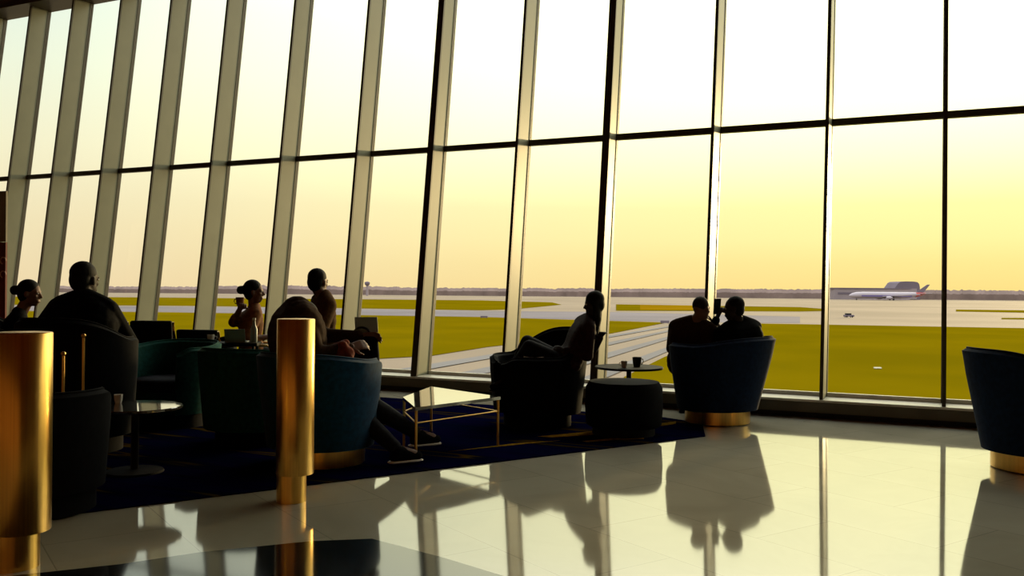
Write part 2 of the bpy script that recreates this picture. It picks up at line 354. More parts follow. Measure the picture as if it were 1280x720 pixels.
# ground vehicle and small airfield signs
p = G(1061, 397, GZ)
v = empty('ground_vehicle', (p.x, p.y, GZ+.03), YAW, label='tiny dark service vehicle on the pale apron below the airliner', cat='vehicle')
bm = bmesh.new(); box(bm, (0, 0, .7), (5.4, 2, .7), bev=.1); link_bm('body', bm, M['far_dark'], v)
bm = bmesh.new(); box(bm, (-.4, 0, 1.35), (3, 1.8, .7), bev=.2); link_bm('cabin', bm, M['black_metal'], v)
for x in (-1.6, 1.6):
    for s in (-1, 1):
        bm = bmesh.new(); tube(bm, (x, s*.8, .38), (x, s*1.05, .38), .38); link_bm('wheel', bm, M['black_metal'], v)
v.scale = (.42, .6, .6)
for px, py, w, h, lb in ((605, 398, 1.5, .5, 'low dark airfield marker box at the far edge of the left grass'), (831, 405, 1.6, .6, 'low dark airfield marker box at the tip of the grass wedge'), (1097, 462, .55, .14, 'small pale airfield marker lying in the right-hand grass')):
    p = G(px, py, GZ); s_ = empty('airfield_marker', (p.x, p.y, GZ+.05), YAW, label=lb, cat='marker')
    bm = bmesh.new(); box(bm, (0, 0, h*.6), (w, .3, h*.8), bev=.03); link_bm('panel', bm, M['paper'] if px > 1000 else M['far_dark'], s_)
    for s in (-1, 1):
        bm = bmesh.new(); tube(bm, (s*w*.4, 0, 0), (s*w*.4, 0, h*.5), .05); link_bm('foot', bm, M['black_metal'], s_)

# ------------------------------------------------------------------ furniture
def sstep(a, b_, x):
    t_ = max(0, min(1, (x-a)/(b_-a))); return t_*t_*(3-2*t_)
def barrel(name, label, cat, pos, face, mats, rt=.46, rb=.37, arm=.64, back=.82, shift=0, sx=1, sy=1, lean=.07, th=.085, plinth=.31, open_=48, group=None, seat_h=.43, pk=None, seatmat=None, plm='brass'):
    """barrel chair: curved wall whose rim sweeps from the arms up to the back, cushion, metal plinth. face = world angle the sitter looks to"""
    t = empty(name, (pos[0], pos[1], 0.008), face, label=label, cat=cat, group=group)
    n = 72; z0 = .125; op = math.radians(open_)
    def ring(u, inner):
        out = []
        for i in range(n+1):
            a = op + (2*PI-2*op)*i/n
            bk = .5-.5*math.cos(a) if a <= PI*2 else 0        # 0 front, 1 back
            bk = sstep(.42, 1, (1-math.cos(a-shift))/2)
            endf = min(sstep(0, .28, i/n*4), sstep(0, .28, (n-i)/n*4))
            top = arm-.05+.05*endf+(back-arm)*bk
            z = z0+(top-z0)*u
            rr_ = rb+(rt-rb)*u+lean*bk*u-(th if inner else 0)
            if u > .9: rr_ += (-.006 if not inner else .006)
            out.append(Vector((rr_*math.cos(a)*sx, rr_*math.sin(a)*sy, z)))
        return out
    bm = bmesh.new()
    rows = [ring(u, False) for u in (0, .02, .25, .5, .75, .93, .985)]
    rows += [[(p+q_)/2+Vector((0, 0, .012)) for p, q_ in zip(ring(1, False), ring(1, True))]]
    rows += [ring(u, True) for u in (.985, .93, .6, .3, .0)]
    vs = [[bm.verts.new(p) for p in rw] for rw in rows]
    for a, b_ in zip(vs, vs[1:]):
        for i in range(n): bm.faces.new((a[i], a[i+1], b_[i+1], b_[i]))
    for i in range(n): bm.faces.new((vs[-1][i], vs[-1][i+1], vs[0][i+1], vs[0][i]))
    for e_ in (0, n): bm.faces.new([rw[e_] for rw in vs] if e_ else [rw[e_] for rw in vs][::-1])
    link_bm('shell', bm, mats, t, True)
    bm = bmesh.new(); path(bm, [((p+q_)/2)+Vector((0, 0, .013)) for p, q_ in zip(ring(1, False), ring(1, True))], .007); link_bm('piping', bm, mats, t, True)
    ri = rb-th+.03
    bm = bmesh.new()
    lathe(bm, [(ri*.98, z0), (ri, z0+.03), (ri+.012, seat_h-.12), (ri, seat_h-.11)], 48)
    o = link_bm('seat_base', bm, mats, t, True); o.scale = (sx, sy, 1)
    bm = bmesh.new()
    lathe(bm, [(ri*.97, seat_h-.11), (ri+.015, seat_h-.09), (ri+.02, seat_h-.04), (ri*.97, seat_h-.008), (ri*.7, seat_h+.004), (.02, seat_h+.006)], 48)
    o = link_bm('seat_cushion', bm, seatmat or M['seat'], t, True); o.scale = (sx, sy, 1)
    bm = bmesh.new(); lathe(bm, [(plinth, 0), (plinth, z0-.003), (plinth-.02, z0)], 64); o = link_bm('plinth', bm, M[plm], t, True); o.scale = (sx if sx < 1.1 else 1, 1, 1)
    return t
AZ = lambda d: YAW+math.radians(d)                          # 0 = to the right of the view, 90 = away from the camera

pR1 = FL(1301, 6.35); barrel('lounge_chair', 'dark blue barrel lounge chair cut off by the right edge of the photo', 'chair', pR1, AZ(5), M['navy'], rt=.44, rb=.37, arm=.665, back=.835, group='barrel lounge chairs')
pC = FL(898, 8.5); barrel('loveseat', 'dark blue barrel loveseat on gold plinth holding the two people leaning together', 'loveseat', pC, AZ(118), M['navy'], rt=.45, rb=.36, arm=.73, back=.80, shift=.55, sx=.95, sy=1.10, lean=.075, open_=42)
pD = FL(673, 8.2); barrel('chaise_lounge', 'black curved chaise with sloping high back, under the woman leaning right', 'chaise', pD, AZ(212), M['black'], rt=.45, rb=.40, arm=.625, back=.87, lean=.03, open_=8, plm='black')
pE2 = FL(403, 6.38); barrel('lounge_chair', 'bright blue barrel chair on gold plinth just right of the short gold bollard', 'chair', pE2, AZ(62), M['blue'], rt=.435, rb=.375, arm=.725, back=.778, lean=.03, group='barrel lounge chairs')
pE1 = FL(321, 7.2); barrel('lounge_chair', 'teal-edged dark barrel chair just left of the short gold bollard', 'chair', pE1, AZ(70), M['teal'], rt=.44, rb=.40, arm=.70, back=.75, lean=.02, plm='black', group='barrel lounge chairs')
pG = FL(100, 6.75); barrel('high_back_chair', 'black high-backed chair with pale rounded edge holding the large man', 'chair', pG, AZ(80), M['black'], rt=.42, rb=.38, arm=.84, back=.99, lean=.03, plm='black', group='black high backed chairs')
pL = FL(22, 8.1); barrel('high_back_chair', 'black high-backed chair at the far left under the woman in profile', 'chair', pL, AZ(20), M['black'], rt=.42, rb=.38, arm=.80, back=.99, lean=.03, plm='black', group='black high backed chairs')
pJ = FL(214, 8.0); barrel('lounge_chair', 'small empty teal barrel chair behind the round glossy table', 'chair', pJ, AZ(250), M['teal'], rt=.42, rb=.36, arm=.69, back=.73, lean=.03, plm='black', group='barrel lounge chairs')
pI = FL(46, 4.95); barrel('lounge_chair', 'black low-armed barrel chair half hidden behind the tall gold bollard', 'chair', pI, AZ(75), M['black'], rt=.39, rb=.355, arm=.655, back=.66, lean=.02, plm='black', group='barrel lounge chairs')

# upright dining-style chairs behind
def frame_chair(label, pos, face, w=.5, top=.84):
    t = empty('armchair', (pos[0], pos[1], .008), face, label=label, cat='chair')
    bm = bmesh.new(); box(bm, (0, 0, .44), (.5, w, .09), bev=.03); link_bm('seat', bm, M['black'], t, True)
    bm = bmesh.new(); box(bm, (-.25, 0, (top+.45)/2), (.06, w, top-.42), Matrix.Rotation(math.radians(-8), 3, 'Y'), bev=.025); link_bm('backrest', bm, M['black'], t, True)
    for s in (-1, 1):
        bm = bmesh.new(); path(bm, [(.22, s*(w/2+.02), .40), (.22, s*(w/2+.02), .62), (.18, s*(w/2+.02), .645), (-.26, s*(w/2+.02), .645), (-.3, s*(w/2+.02), top)], .013); link_bm('arm', bm, M['brass'], t, True)
        for x in (.22, -.22):
            bm = bmesh.new(); tube(bm, (x, s*(w/2-.02), 0), (x, s*(w/2-.02), .42), .012, .016); link_bm('leg', bm, M['brass'], t, True)
    return t
pF = FL(199, 10.0); frame_chair('black square-backed chair with pale metal arm, between large man and bun woman', pF, AZ(95), .44, .85)
pK = FL(318, 9.3); frame_chair('black chair on which the woman with the hair bun sits', pK, AZ(5), .48, .72)
pK2 = FL(263, 9.9); frame_chair('low black chair left of the woman with the bun', pK2, AZ(80), .48, .76)

# bollards
def bollard(label, pos, h=1.08, r=.103, zb=.165):
    t = empty('gold_bollard', (pos[0], pos[1], 0.0), 0, label=label, cat='bollard', group='gold cylinder bollards')
    bm = bmesh.new(); lathe(bm, [(r*.99, zb-.003), (r, zb), (r, h-.004), (r-.004, h), (.02, h)], 96); o = link_bm('sleeve', bm, M['gold'], t, True)
    bm = bmesh.new(); lathe(bm, [(r*.79, .0), (r*.79, zb+.005)], 96, c=tuple(-_R0*r*.18)); link_bm('base', bm, M['gold'], t, True)
    return t
bollard('tall-looking gold cylinder bollard at the left edge of the photo', FL(29, 3.96), 1.04, .121)
bollard('gold cylinder bollard standing in front of the teal and blue chairs', FL(370.5, 5.22), 1.065, .1085)

# round glossy table with a small cup
def round_table(name, label, pos, r, h, top, legm=M['black_metal'], grp=None):
    t = empty(name, (pos[0], pos[1], .008), 0, label=label, cat='table', group=grp)
    bm = bmesh.new(); lathe(bm, [(r-.006, h-.022), (r, h-.016), (r, h-.004), (r-.004, h)], 64); o = link_bm('table_top', bm, top, t)
    bm = bmesh.new(); tube(bm, (0, 0, .015), (0, 0, h-.02), .025, n=20); link_bm('pedestal', bm, legm, t, True)
    bm = bmesh.new(); lathe(bm, [(r*.62, 0), (r*.6, .012), (.03, .022)], 48); link_bm('base', bm, M['black'], t)
    return t
pH = G(169, 507, .45); round_table('coffee_table', 'round glossy table reflecting the window, beside the large man', pH, .30, .442, M['gloss_top'])
def cup(label, p, s=1, m_=None):
    t = empty('cup', p, random.random()*6, label=label, cat='cup')
    bm = bmesh.new(); lathe(bm, [(.024*s, 0), (.032*s, .03*s), (.036*s, .075*s), (.033*s, .075*s), (.029*s, .03*s), (.01*s, .008*s)], 24); link_bm('bowl', bm, m_ or M['white'], t, True)
    bm = bmesh.new(); path(bm, [(.033*s, 0, .06*s), (.055*s, 0, .058*s), (.06*s, 0, .04*s), (.05*s, 0, .022*s), (.03*s, 0, .02*s)], .004*s); link_bm('handle', bm, m_ or M['white'], t, True)
    return t
p = G(148, 504, .45); cup('small cup on the round glossy table', (p.x, p.y, .450), .8)
# side table between chaise and loveseat, pouf
pS = FL(787, 8.95); round_table('side_table', 'thin dark side table between the chaise and the loveseat', pS, .34, .475, M['dark_top'])
cup('dark cup with handle on the thin side table', (FL(797, 8.9).x, FL(797, 8.9).y, .483), 1.3, M['black_metal'])
cup('small pale cup at the left of the thin side table', (FL(781, 8.8).x, FL(781, 8.8).y, .483), .9)
pP = FL(781, 7.72)
t = empty('ottoman', (pP.x, pP.y, .008), 0, label='round black ottoman between the chaise and the loveseat', cat='ottoman')
bm = bmesh.new(); lathe(bm, [(.30, .07), (.325, .09), (.335, .25), (.33, .40), (.30, .452), (.15, .465), (.02, .467)], 56); link_bm('cushion', bm, M['black'], t, True)
bm = bmesh.new(); lathe(bm, [(.27, 0), (.27, .075)], 56); link_bm('plinth', bm, M['black_metal'], t)
# wedge-shaped low table with brass legs
tp = [Vector((-3.353, 5.50, 0)), Vector((-3.10, 6.38, 0)), Vector((-3.95, 6.74, 0)), Vector((-3.76, 5.98, 0))]
cc = sum(tp, Vector())/4
t = empty('coffee_table', (cc.x, cc.y, .008), 0, label='low wedge-shaped table with thin brass legs right of the blue chair', cat='table')
bm = bmesh.new(); loft(bm, [[p-cc+Vector((0, 0, z)) for p in tp] for z in (.362, .386)]); link_bm('table_top', bm, M['gloss_top'], t)
for i, p in enumerate(tp):
    q_ = (p-cc)*.96
    bm = bmesh.new(); tube(bm, (q_.x, q_.y, 0), (q_.x, q_.y, .362), .011); link_bm('leg', bm, M['brass'], t, True)
for i in range(4):
    a, b_ = (tp[i]-cc)*.96, (tp[(i+1) % 4]-cc)*.96
    bm = bmesh.new(); tube(bm, (a.x, a.y, .27), (b_.x, b_.y, .27), .006); link_bm('rail', bm, M['brass'], t, True)
# long dark table behind the teal barrel chair
pT = FL(291, 8.78)
t = empty('dining_table', (pT.x, pT.y, .008), AZ(8), label='dark narrow table in front of the woman with the bun', cat='table')
bm = bmesh.new(); box(bm, (0, 0, .68), (.52, .34, .03), bev=.006); link_bm('table_top', bm, M['dark_top'], t)
for sx_ in (-1, 1):
    for sy_ in (-1, 1):
        bm = bmesh.new(); tube(bm, (sx_*.22, sy_*.14, 0), (sx_*.22, sy_*.14, .67), .014); link_bm('leg', bm, M['black_metal'], t, True)
def on_t(px, dz=0): q__ = FL(px, 8.76); return (q__.x, q__.y, .703+dz)
cup('small white cup at the left end of the narrow dark table', on_t(264), 1.0)
bt = empty('bottle', on_t(318), 0, label='clear pale bottle standing on the narrow dark table', cat='bottle')
bm = bmesh.new(); lathe(bm, [(.03, 0), (.033, .02), (.033, .13), (.014, .18), (.013, .22)], 24); link_bm('body', bm, M['tablet'], bt, True)
bm = bmesh.new(); lathe(bm, [(.016, .218), (.016, .24)], 20); link_bm('cap', bm, M['white'], bt, True)
# slim brass posts left
for px, Z, h, lb in ((80, 5.75, .80, 'slim brass post nearest the left gold bollard'), (105, 6.05, .90, 'slim pale brass post in front of the large man')):
    p = FL(px, Z); t = empty('brass_stanchion', (p.x, p.y, .008), 0, label=lb, cat='stanchion', group='slim brass posts')
    bm = bmesh.new(); tube(bm, (0, 0, .01), (0, 0, h), .010, .009); link_bm('pole', bm, M['brass'], t, True)
    bm = bmesh.new(); lathe(bm, [(.09, 0), (.085, .012), (.02, .02)], 32); link_bm('base', bm, M['brass'], t)
    bm = bmesh.new(); ell(bm, (0, 0, h), (.016, .016, .016)); link_bm('finial', bm, M['brass'], t, True)
# banner at the far left, by the glass
pBn = FL(-13, 13.15)
t = empty('advertising_banner', (pBn.x, pBn.y, 0), math.radians(8), label='tall banner with grey top and red lower part at the left edge', cat='banner')
bm = bmesh.new(); box(bm, (0, 0, 2.25), (.62, .03, .74)); link_bm('header_panel', bm, M['banner_grey'], t)
bm = bmesh.new(); box(bm, (0, 0, .98), (.62, .03, 1.78)); link_bm('printed_panel', bm, M['red_print'], t)
for zz in (1.60, 1.40):
    bm = bmesh.new(); path(bm, [(.27+.05*math.cos(a/10*PI*1.4), -.018, zz+.05*math.sin(a/10*PI*1.4)) for a in range(11)], .009, 6); link_bm('printed_mark', bm, M['pink'], t)
bm = bmesh.new(); box(bm, (0, 0, .045), (.66, .3, .09), bev=.02); link_bm('base', bm, M['black_metal'], t)

# ------------------------------------------------------------------ people
def ik(a, c, l1, l2, pole):
    d = c-a; L = d.length
    if L > (l1+l2)*.995: c = a+d.normalized()*(l1+l2)*.995; d = c-a; L = d.length
    x = (l1*l1-l2*l2+L*L)/(2*L); h = math.sqrt(max(0, l1*l1-x*x))
    dn = d.normalized(); pp = pole-dn*pole.dot(dn)
    pp = pp.normalized() if pp.length > 1e-4 else Vector((0, 0, 1))
    return a+dn*x+pp*h, c
def hand(bm, w, d, nrm, side, curl=.5, s=1):
    """palm, four fingers and a thumb from wrist w along d; nrm = where the palm faces"""
    d = d.normalized(); nrm = (nrm-d*nrm.dot(d)).normalized(); lat = d.cross(nrm).normalized()*side
    for k in range(4):
        o = lat*((k-1.5)*.0205*s)
        capsule(bm, w+o*.55+d*.012*s, .0135*s, w+o+d*.085*s, .0105*s)
    for k, L in enumerate((.068, .078, .073, .058)):
        o = lat*((1.5-k)*.0205*s); p = w+o+d*.085*s; a = curl*.5; dr = d+lat*((1.5-k)*.06)
        for sg, ff in enumerate((.45, .32, .26)):
            dd = (dr*math.cos(a)+nrm*math.sin(a)).normalized(); q_ = p+dd*L*ff*s
            capsule(bm, p, (.0092-.0008*sg)*s, q_, (.0086-.001*sg)*s, 10); p = q_; a += curl*.8
    p = w+lat*.026*s+d*.02*s; dd = (d*.75+lat*.75+nrm*.35).normalized(); q_ = p+dd*.042*s
    capsule(bm, p, .013*s, q_, .0105*s, 10); dd = (d+lat*.25+nrm*(.3+curl*.4)).normalized(); capsule(bm, q_, .0105*s, q_+dd*.036*s, .0085*s, 10)
def person(label, hip, neck, headp, chest_az, head_az, head_pitch=0, hands=(None, None), feet=(None, None), s=1.0, skin='skin', hair='short', hairm='hair', top='suit', legs='denim', voxel=.0075, shoe='suit', arms_bare=False, girth=1.0, curls=(.5, .5), elbow=(None, None), knee=(None, None), lower=None):
    base = Vector((hip.x, hip.y, 0.008))
    t = empty('person', base, 0, label=label, cat='person')
    hip = hip-base; neck = neck-base; hd = headp-base
    f = Vector((math.cos(chest_az), math.sin(chest_az), 0)); up = (neck-hip).normalized()
    l = up.cross(f).normalized(); f = l.cross(up).normalized()           # f forward of the chest, l left
    hf = Vector((math.cos(head_az)*math.cos(head_pitch), math.sin(head_az)*math.cos(head_pitch), math.sin(head_pitch)))
    nd = (hd-neck).normalized(); hl = Vector((0, 0, 1)).cross(hf).normalized(); hu = hf.cross(hl).normalized()
    sh = [neck-up*.078*s+l*(.172*s*k) for k in (1, -1)]
    hp = [hip+l*(.095*s*k) for k in (1, -1)]
    el, wr, kn, an = [], [], [], []
    for i, k in enumerate((1, -1)):
        tg = hands[i]-base if hands[i] is not None else hip+f*.30*s+l*(.10*k*s)+Vector((0, 0, .14*s))
        pole = elbow[i] if elbow[i] is not None else (l*k*.5-Vector((0, 0, 1))-f*.4)
        e_, w_ = ik(sh[i], tg, .29*s, .25*s, pole); el.append(e_); wr.append(w_)
        tf = feet[i]-base if feet[i] is not None else hip+Vector((f.x, f.y, 0))*.50*s+l*(.12*k*s); 
        if feet[i] is None: tf.z = .09
        pole = knee[i] if knee[i] is not None else (Vector((f.x, f.y, 0))*1.0+Vector((0, 0, .9)))
        e_, w_ = ik(hp[i], tf, .43*s, .42*s, pole); kn.append(e_); an.append(w_)
    def torso(bm, g):
        N = 10
        for q in range(N+1):
            u = q/N; c_ = hip.lerp(neck, u*.93)-f*(.03*math.sin(u*PI))*s
            wv = [.095, .10, .092, .082, .08, .085, .095, .105, .105, .075, .03][q]*s; rv = [.115, .12, .112, .105, .105, .11, .115, .112, .10, .08, .062][q]*s*girth+g
            capsule(bm, c_-l*wv, rv, c_+l*wv, rv, 14)
        for i in (0, 1): capsule(bm, sh[i]-(sh[i]-neck)*.15, .066*s+g, neck.lerp(sh[i], .1)+up*.005, .055*s+g)
    def armseg(bm, i, g, end=1.0):
        capsule(bm, sh[i], .058*s+g, el[i], .043*s+g); capsule(bm, el[i], .043*s+g, el[i].lerp(wr[i], end), (.043+(.028-.043)*end)*s+g)
    def legseg(bm, i, g, end=1.0):
        capsule(bm, hp[i], .092*s+g, kn[i], .058*s+g); capsule(bm, kn[i], .058*s+g, kn[i].lerp(an[i], .35), .056*s+g)
        capsule(bm, kn[i].lerp(an[i], .35), .056*s+g, kn[i].lerp(an[i], end), .038*s+g)
    # body: one continuous surface
    bm = bmesh.new(); torso(bm, -.008)
    for i, k in enumerate((1, -1)):
        armseg(bm, i, -.002); legseg(bm, i, -.006)
        d = (wr[i]-el[i]); nrm = Vector((0, 0, -1))*.6+l*(-k)*.8
        hand(bm, wr[i], d, nrm, -k if False else k, curls[i], s)
        fd = Vector((f.x, f.y, 0)).normalized(); capsule(bm, an[i], .036*s, an[i]+fd*.12*s-Vector((0, 0, .035)), .03*s)
    capsule(bm, neck-up*.03, .058*s, hd-hu*.05*s-hf*.015*s, .052*s)
    ax = (hl, hf, hu)
    ell(bm, hd+hu*.025*s-hf*.012*s, (.074*s, .094*s, .092*s), ax, 20)
    ell(bm, hd-hu*.035*s+hf*.022*s, (.056*s, .062*s, .078*s), ax, 20)
    capsule(bm, hd-hu*.092*s+hf*.052*s, .020*s, hd-hu*.088*s+hf*.058*s, .018*s)
    capsule(bm, hd+hu*.012*s+hf*.080*s, .009*s, hd-hu*.026*s+hf*.101*s, .012*s, 10)
    for k in (1, -1):
        capsule(bm, hd-hu*.030*s+hf*.092*s, .007, hd-hu*.030*s+hf*.084*s+hl*.014*k*s, .007*s, 8)
        ell(bm, hd-hl*.0+hl*.076*k*s-hu*.008*s-hf*.005*s, (.010*s, .018*s, .031*s), ax, 12)
        capsule(bm, hd+hu*.024*s+hf*.080*s+hl*.012*k*s, .009*s, hd+hu*.022*s+hf*.068*s+hl*.045*k*s, .009*s, 8)
        ell(bm, hd-hu*.02*s+hf*.058*s+hl*.036*k*s, (.018*s, .02*s, .02*s), ax, 12)
    for z_, r_ in ((-.056, .008), (-.068, .009)):
        capsule(bm, hd+hu*z_*s+hf*.078*s-hl*.02*s, r_*s, hd+hu*z_*s+hf*.082*s, r_*s, 8); capsule(bm, hd+hu*z_*s+hf*.082*s, r_*s, hd+hu*z_*s+hf*.078*s+hl*.02*s, r_*s, 8)
    skin_blob('body', bm, M[skin], t, voxel, 2)
    for k in (1, -1):
        bm = bmesh.new(); ell(bm, hd+hu*.006*s+hf*.074*s+hl*.031*k*s, (.012*s, .012*s, .010*s), ax, 12); link_bm('eye', bm, M['eye'], t, True)
    # clothing
    bm = bmesh.new(); torso(bm, .008)
    for i in (0, 1): armseg(bm, i, .012, .35 if arms_bare else .93)
    skin_blob('shirt', bm, M[top], t, .011, 3)
    bm = bmesh.new()
    capsule(bm, hip-l*.095*s, .128*s*girth, hip+l*.095*s, .128*s*girth); capsule(bm, hip-l*.09*s+up*.06, .12*s*girth, hip+l*.09*s+up*.06, .12*s*girth)
    for i in (0, 1): legseg(bm, i, .012, .93)
    skin_blob('trousers', bm, M[legs], t, .012, 3)
    for i in (0, 1):
        fd = Vector((f.x, f.y, 0)).normalized(); a = an[i]
        bm = bmesh.new(); capsule(bm, a-Vector((0, 0, .01)), .045*s, a-fd*.02-Vector((0, 0, .045)), .042*s); capsule(bm, a-Vector((0, 0, .045)), .04*s, a+fd*.15*s-Vector((0, 0, .052)), .034*s)
        capsule(bm, a+fd*.02-Vector((0, 0, .01)), .04*s, a+fd*.12*s-Vector((0, 0, .05)), .034*s)
        sh_ = skin_blob('shoe', bm, M[shoe], t, .009, 2)
        bm = bmesh.new(); capsule(bm, a-fd*.03-Vector((0, 0, .083)), .042*s, a+fd*.15*s-Vector((0, 0, .083)), .040*s)
        for v_ in bm.verts: v_.co.z = (a.z-.083)+(v_.co.z-(a.z-.083))*.28
        link_bm('sole', bm, M['sole'] if shoe == 'sneak' or lower == 'white' else M['suit'], sh_, True)
    # hair
    bm = bmesh.new()
    if hair in ('short', 'bun', 'long', 'curly'):
        e_ = {'short': .0, 'bun': .004, 'long': .008, 'curly': .030}[hair]*s
        ell(bm, hd+hu*.045*s-hf*.022*s, (.080*s+e_, .090*s+e_, .082*s+e_), ax, 20)
        ell(bm, hd+hu*.0*s-hf*.045*s, (.076*s+e_, .062*s+e_, .085*s+e_), ax, 20)
        if hair == 'bun': ell(bm, hd+hu*.02*s-hf*.135*s, (.045, .045, .045), ax)
        if hair == 'curly':
            for q in range(60):
                a = random.uniform(0, 2*PI); b_ = random.uniform(-.5, 1.4); dr = hl*math.cos(a)*math.cos(b_)+hf*(math.sin(a)*math.cos(b_)*.9-.35)+hu*math.sin(b_)
                ell(bm, hd+hu*.02*s+dr.normalized()*.115*s, (.028, .028, .028), ax, 8)
        if hair == 'long':
            for q in range(9):
                a = (q-4)/4*1.25; st = hd+hl*math.sin(a)*.075*s-hf*math.cos(a)*.065*s+hu*.02
                en = neck-up*.12-f*(.11+.02*math.cos(a))+l*math.sin(a)*.10
                capsule(bm, st, .028, st.lerp(en, .5)-hf*.01, .032); capsule(bm, st.lerp(en, .5)-hf*.01, .032, en, .018)
    elif hair == 'cropped':
        ell(bm, hd+hu*.034*s-hf*.020*s, (.0765*s, .088*s, .088*s), ax, 20)
    skin_blob('hair', bm, M[hairm], t, .008, 2)
    return t
def at_z(px, Z, z): p_ = FL(px, Z); return Vector((p_.x, p_.y, z))
# the large man, seen from behind
person('large man in a black jacket seen from behind, seated at left', at_z(100, 6.78, .56), at_z(105, 6.80, 1.165), W(106.5, 350, 6.84), AZ(86), AZ(72), -.05, s=1.14, girth=1.25, hair='short', skin='skin_dark',
       hands=(at_z(80, 7.15, .72), at_z(138, 7.12, .72)), elbow=(-cax*1.5-Vector((0, 0, .6)), cax*1.5-Vector((0, 0, .6))), feet=(at_z(85, 7.35, .1), at_z(130, 7.3, .1)))
# woman in profile at the far left
person('woman at the far left turned to the right, dark hair, face in profile', at_z(22, 8.1, .54), at_z(24, 8.1, 1.0), W(38, 367, 8.1), AZ(30), AZ(5), -.08, hair='bun', skin='skin', top='suit',
       hands=(at_z(62, 8.2, .75), at_z(60, 7.9, .72)))
# woman with bun, holding up a cup
wp = W(300, 386, 9.05)
person('woman with a hair bun raising a cup, seen between two mullions', at_z(316, 9.3, .55), W(318, 383, 9.3), W(318, 365, 9.25), AZ(20), AZ(8), 0, hair='bun', hairm='hair', top='orange_cloth', arms_bare=True, skin='skin',
       hands=(wp, at_z(338, 9.15, .74)), elbow=(-cax-Vector((0, 0, 1)), None), curls=(1.1, .5))
wq = W(300, 379, 9.03); cup('amber cup raised in the hand of the woman with the bun', (wq.x, wq.y, wq.z-.03), 1.2, M['orange_cloth'])
# tan-shirted man beyond the blue chair
pK3 = FL(402, 8.0); frame_chair('black chair under the man in the tan shirt, beyond the blue chair', pK3, AZ(35), .46, .80)
person('man in a tan shirt sitting upright beyond the blue chair, facing the window', at_z(400, 8.0, .56), W(405, 369, 7.95), W(398, 353, 7.93), AZ(28), AZ(62), -.05, hair='short', hairm='hair', top='tan_cloth', legs='denim', skin='skin',
       hands=(at_z(425, 8.25, .72), at_z(424, 7.8, .70)))
# bent figure in the blue chair
person('person in brown bending forward in the blue chair behind the gold bollard', at_z(385, 6.36, .57), W(370, 381, 6.34), W(380, 399, 6.46), AZ(30), AZ(15), -.7, hair='short', hairm='hair_brown', top='brown_cloth', legs='denim', girth=1.5,
       hands=(W(452, 420, 6.6), W(438, 434, 6.25)), feet=(at_z(503, 6.25, .10), at_z(528, 6.55, .17)), knee=(Vector((.6, .6, .9)), Vector((.6, .6, .9))), lower='white', skin='skin', s=1.02)
# woman leaning on the chaise
person('long-haired woman in dark clothes leaning to the right on the black chaise', W(706, 455, 8.05), W(735, 398, 8.05), W(742, 380, 8.02), AZ(190), AZ(175), -.15, hair='long', hairm='hair', top='plum_cloth', skin='skin_dark', s=.88,
       hands=(W(706, 438, 7.95), W(750, 421, 8.0)), feet=(W(634, 476, 8.05), W(638, 472, 8.25)), knee=(Vector((0, 0, 1)), Vector((0, 0, 1))))
# pair on the loveseat
person('man with cropped hair in brown leaning toward his neighbour, left on loveseat', at_z(864, 8.66, .53), W(867, 401, 8.5), W(877, 386, 8.45), AZ(75), AZ(40), -.1, hair='cropped', hairm='hair_brown', top='brown_cloth', skin='skin', girth=1.1, s=.97,
       hands=(at_z(850, 8.95, .70), W(893, 405, 8.6)))
hp_ = W(896, 398, 8.5)
person('person in black with short dark hair holding up a phone, right on loveseat', at_z(927, 8.45, .53), W(925, 401, 8.4), W(917, 386, 8.35), AZ(110), AZ(165), -.05, hair='short', hairm='hair', top='suit', skin='skin_dark', girth=1.05, s=.95,
       hands=(hp_, at_z(905, 8.8, .72)), elbow=(-Vector((0, 0, 1))-cax*.2, None), curls=(1.0, .5))
# handheld things
def slab(name, label, cat, c, w, h, th, rz, tilt, m1, m2, part):
    t = empty(name, c, rz, label=label, cat=cat)
    bm = bmesh.new(); box(bm, (0, 0, 0), (w, th, h), Matrix.Rotation(tilt, 3, 'X'), bev=min(th*.4, .004)); link_bm('body', bm, m1, t)
    bm = bmesh.new(); box(bm, (0, 0, 0), (w*.92, th*.3, h*.9), Matrix.Rotation(tilt, 3, 'X') @ Matrix.Identity(3)); o = link_bm(part, bm, m2, t); o.location = (0, th*.5*math.cos(tilt), th*.5*math.sin(tilt))
    return t
slab('smartphone', 'dark phone held up between the pair on the loveseat', 'phone', W(896.5, 383, 8.5), .075, .15, .01, AZ(200), -.1, M['black_metal'], M['black_metal'], 'screen')
slab('tablet', 'grey-green tablet held above the blue chair by the person in brown', 'tablet', W(458, 406, 6.65), .17, .12, .012, AZ(20), -.35, M['tablet'], M['tablet'], 'screen')
p = W(452, 436, 6.62)
t = empty('shoulder_bag', (p.x, p.y, .645), AZ(10), label='black bag on the lap of the person in brown, right of the red cloth', cat='bag')
bm = bmesh.new(); rg = []
for z, w_, d_ in ((0, .11, .06), (.03, .135, .07), (.12, .13, .06), (.22, .12, .045), (.27, .10, .03)):
    rg.append([(w_*math.copysign(abs(math.cos(a))**.5, math.cos(a)), d_*math.copysign(abs(math.sin(a))**.6, math.sin(a)), z) for a in [2*PI*i/24+.01 for i in range(24)]])
loft(bm, rg); link_bm('body', bm, M['black'], t, True)
bm = bmesh.new(); path(bm, [(.06*math.cos(a), 0, .26+.05*math.sin(a)) for a in [PI*i/12 for i in range(13)]], .008); link_bm('strap', bm, M['black_metal'], t, True)
p = W(424, 440, 6.2)
t = empty('red_scarf', (p.x, p.y, p.z-.06), AZ(0), label='crumpled red cloth on the lap of the person in brown', cat='scarf')
bm = bmesh.new()
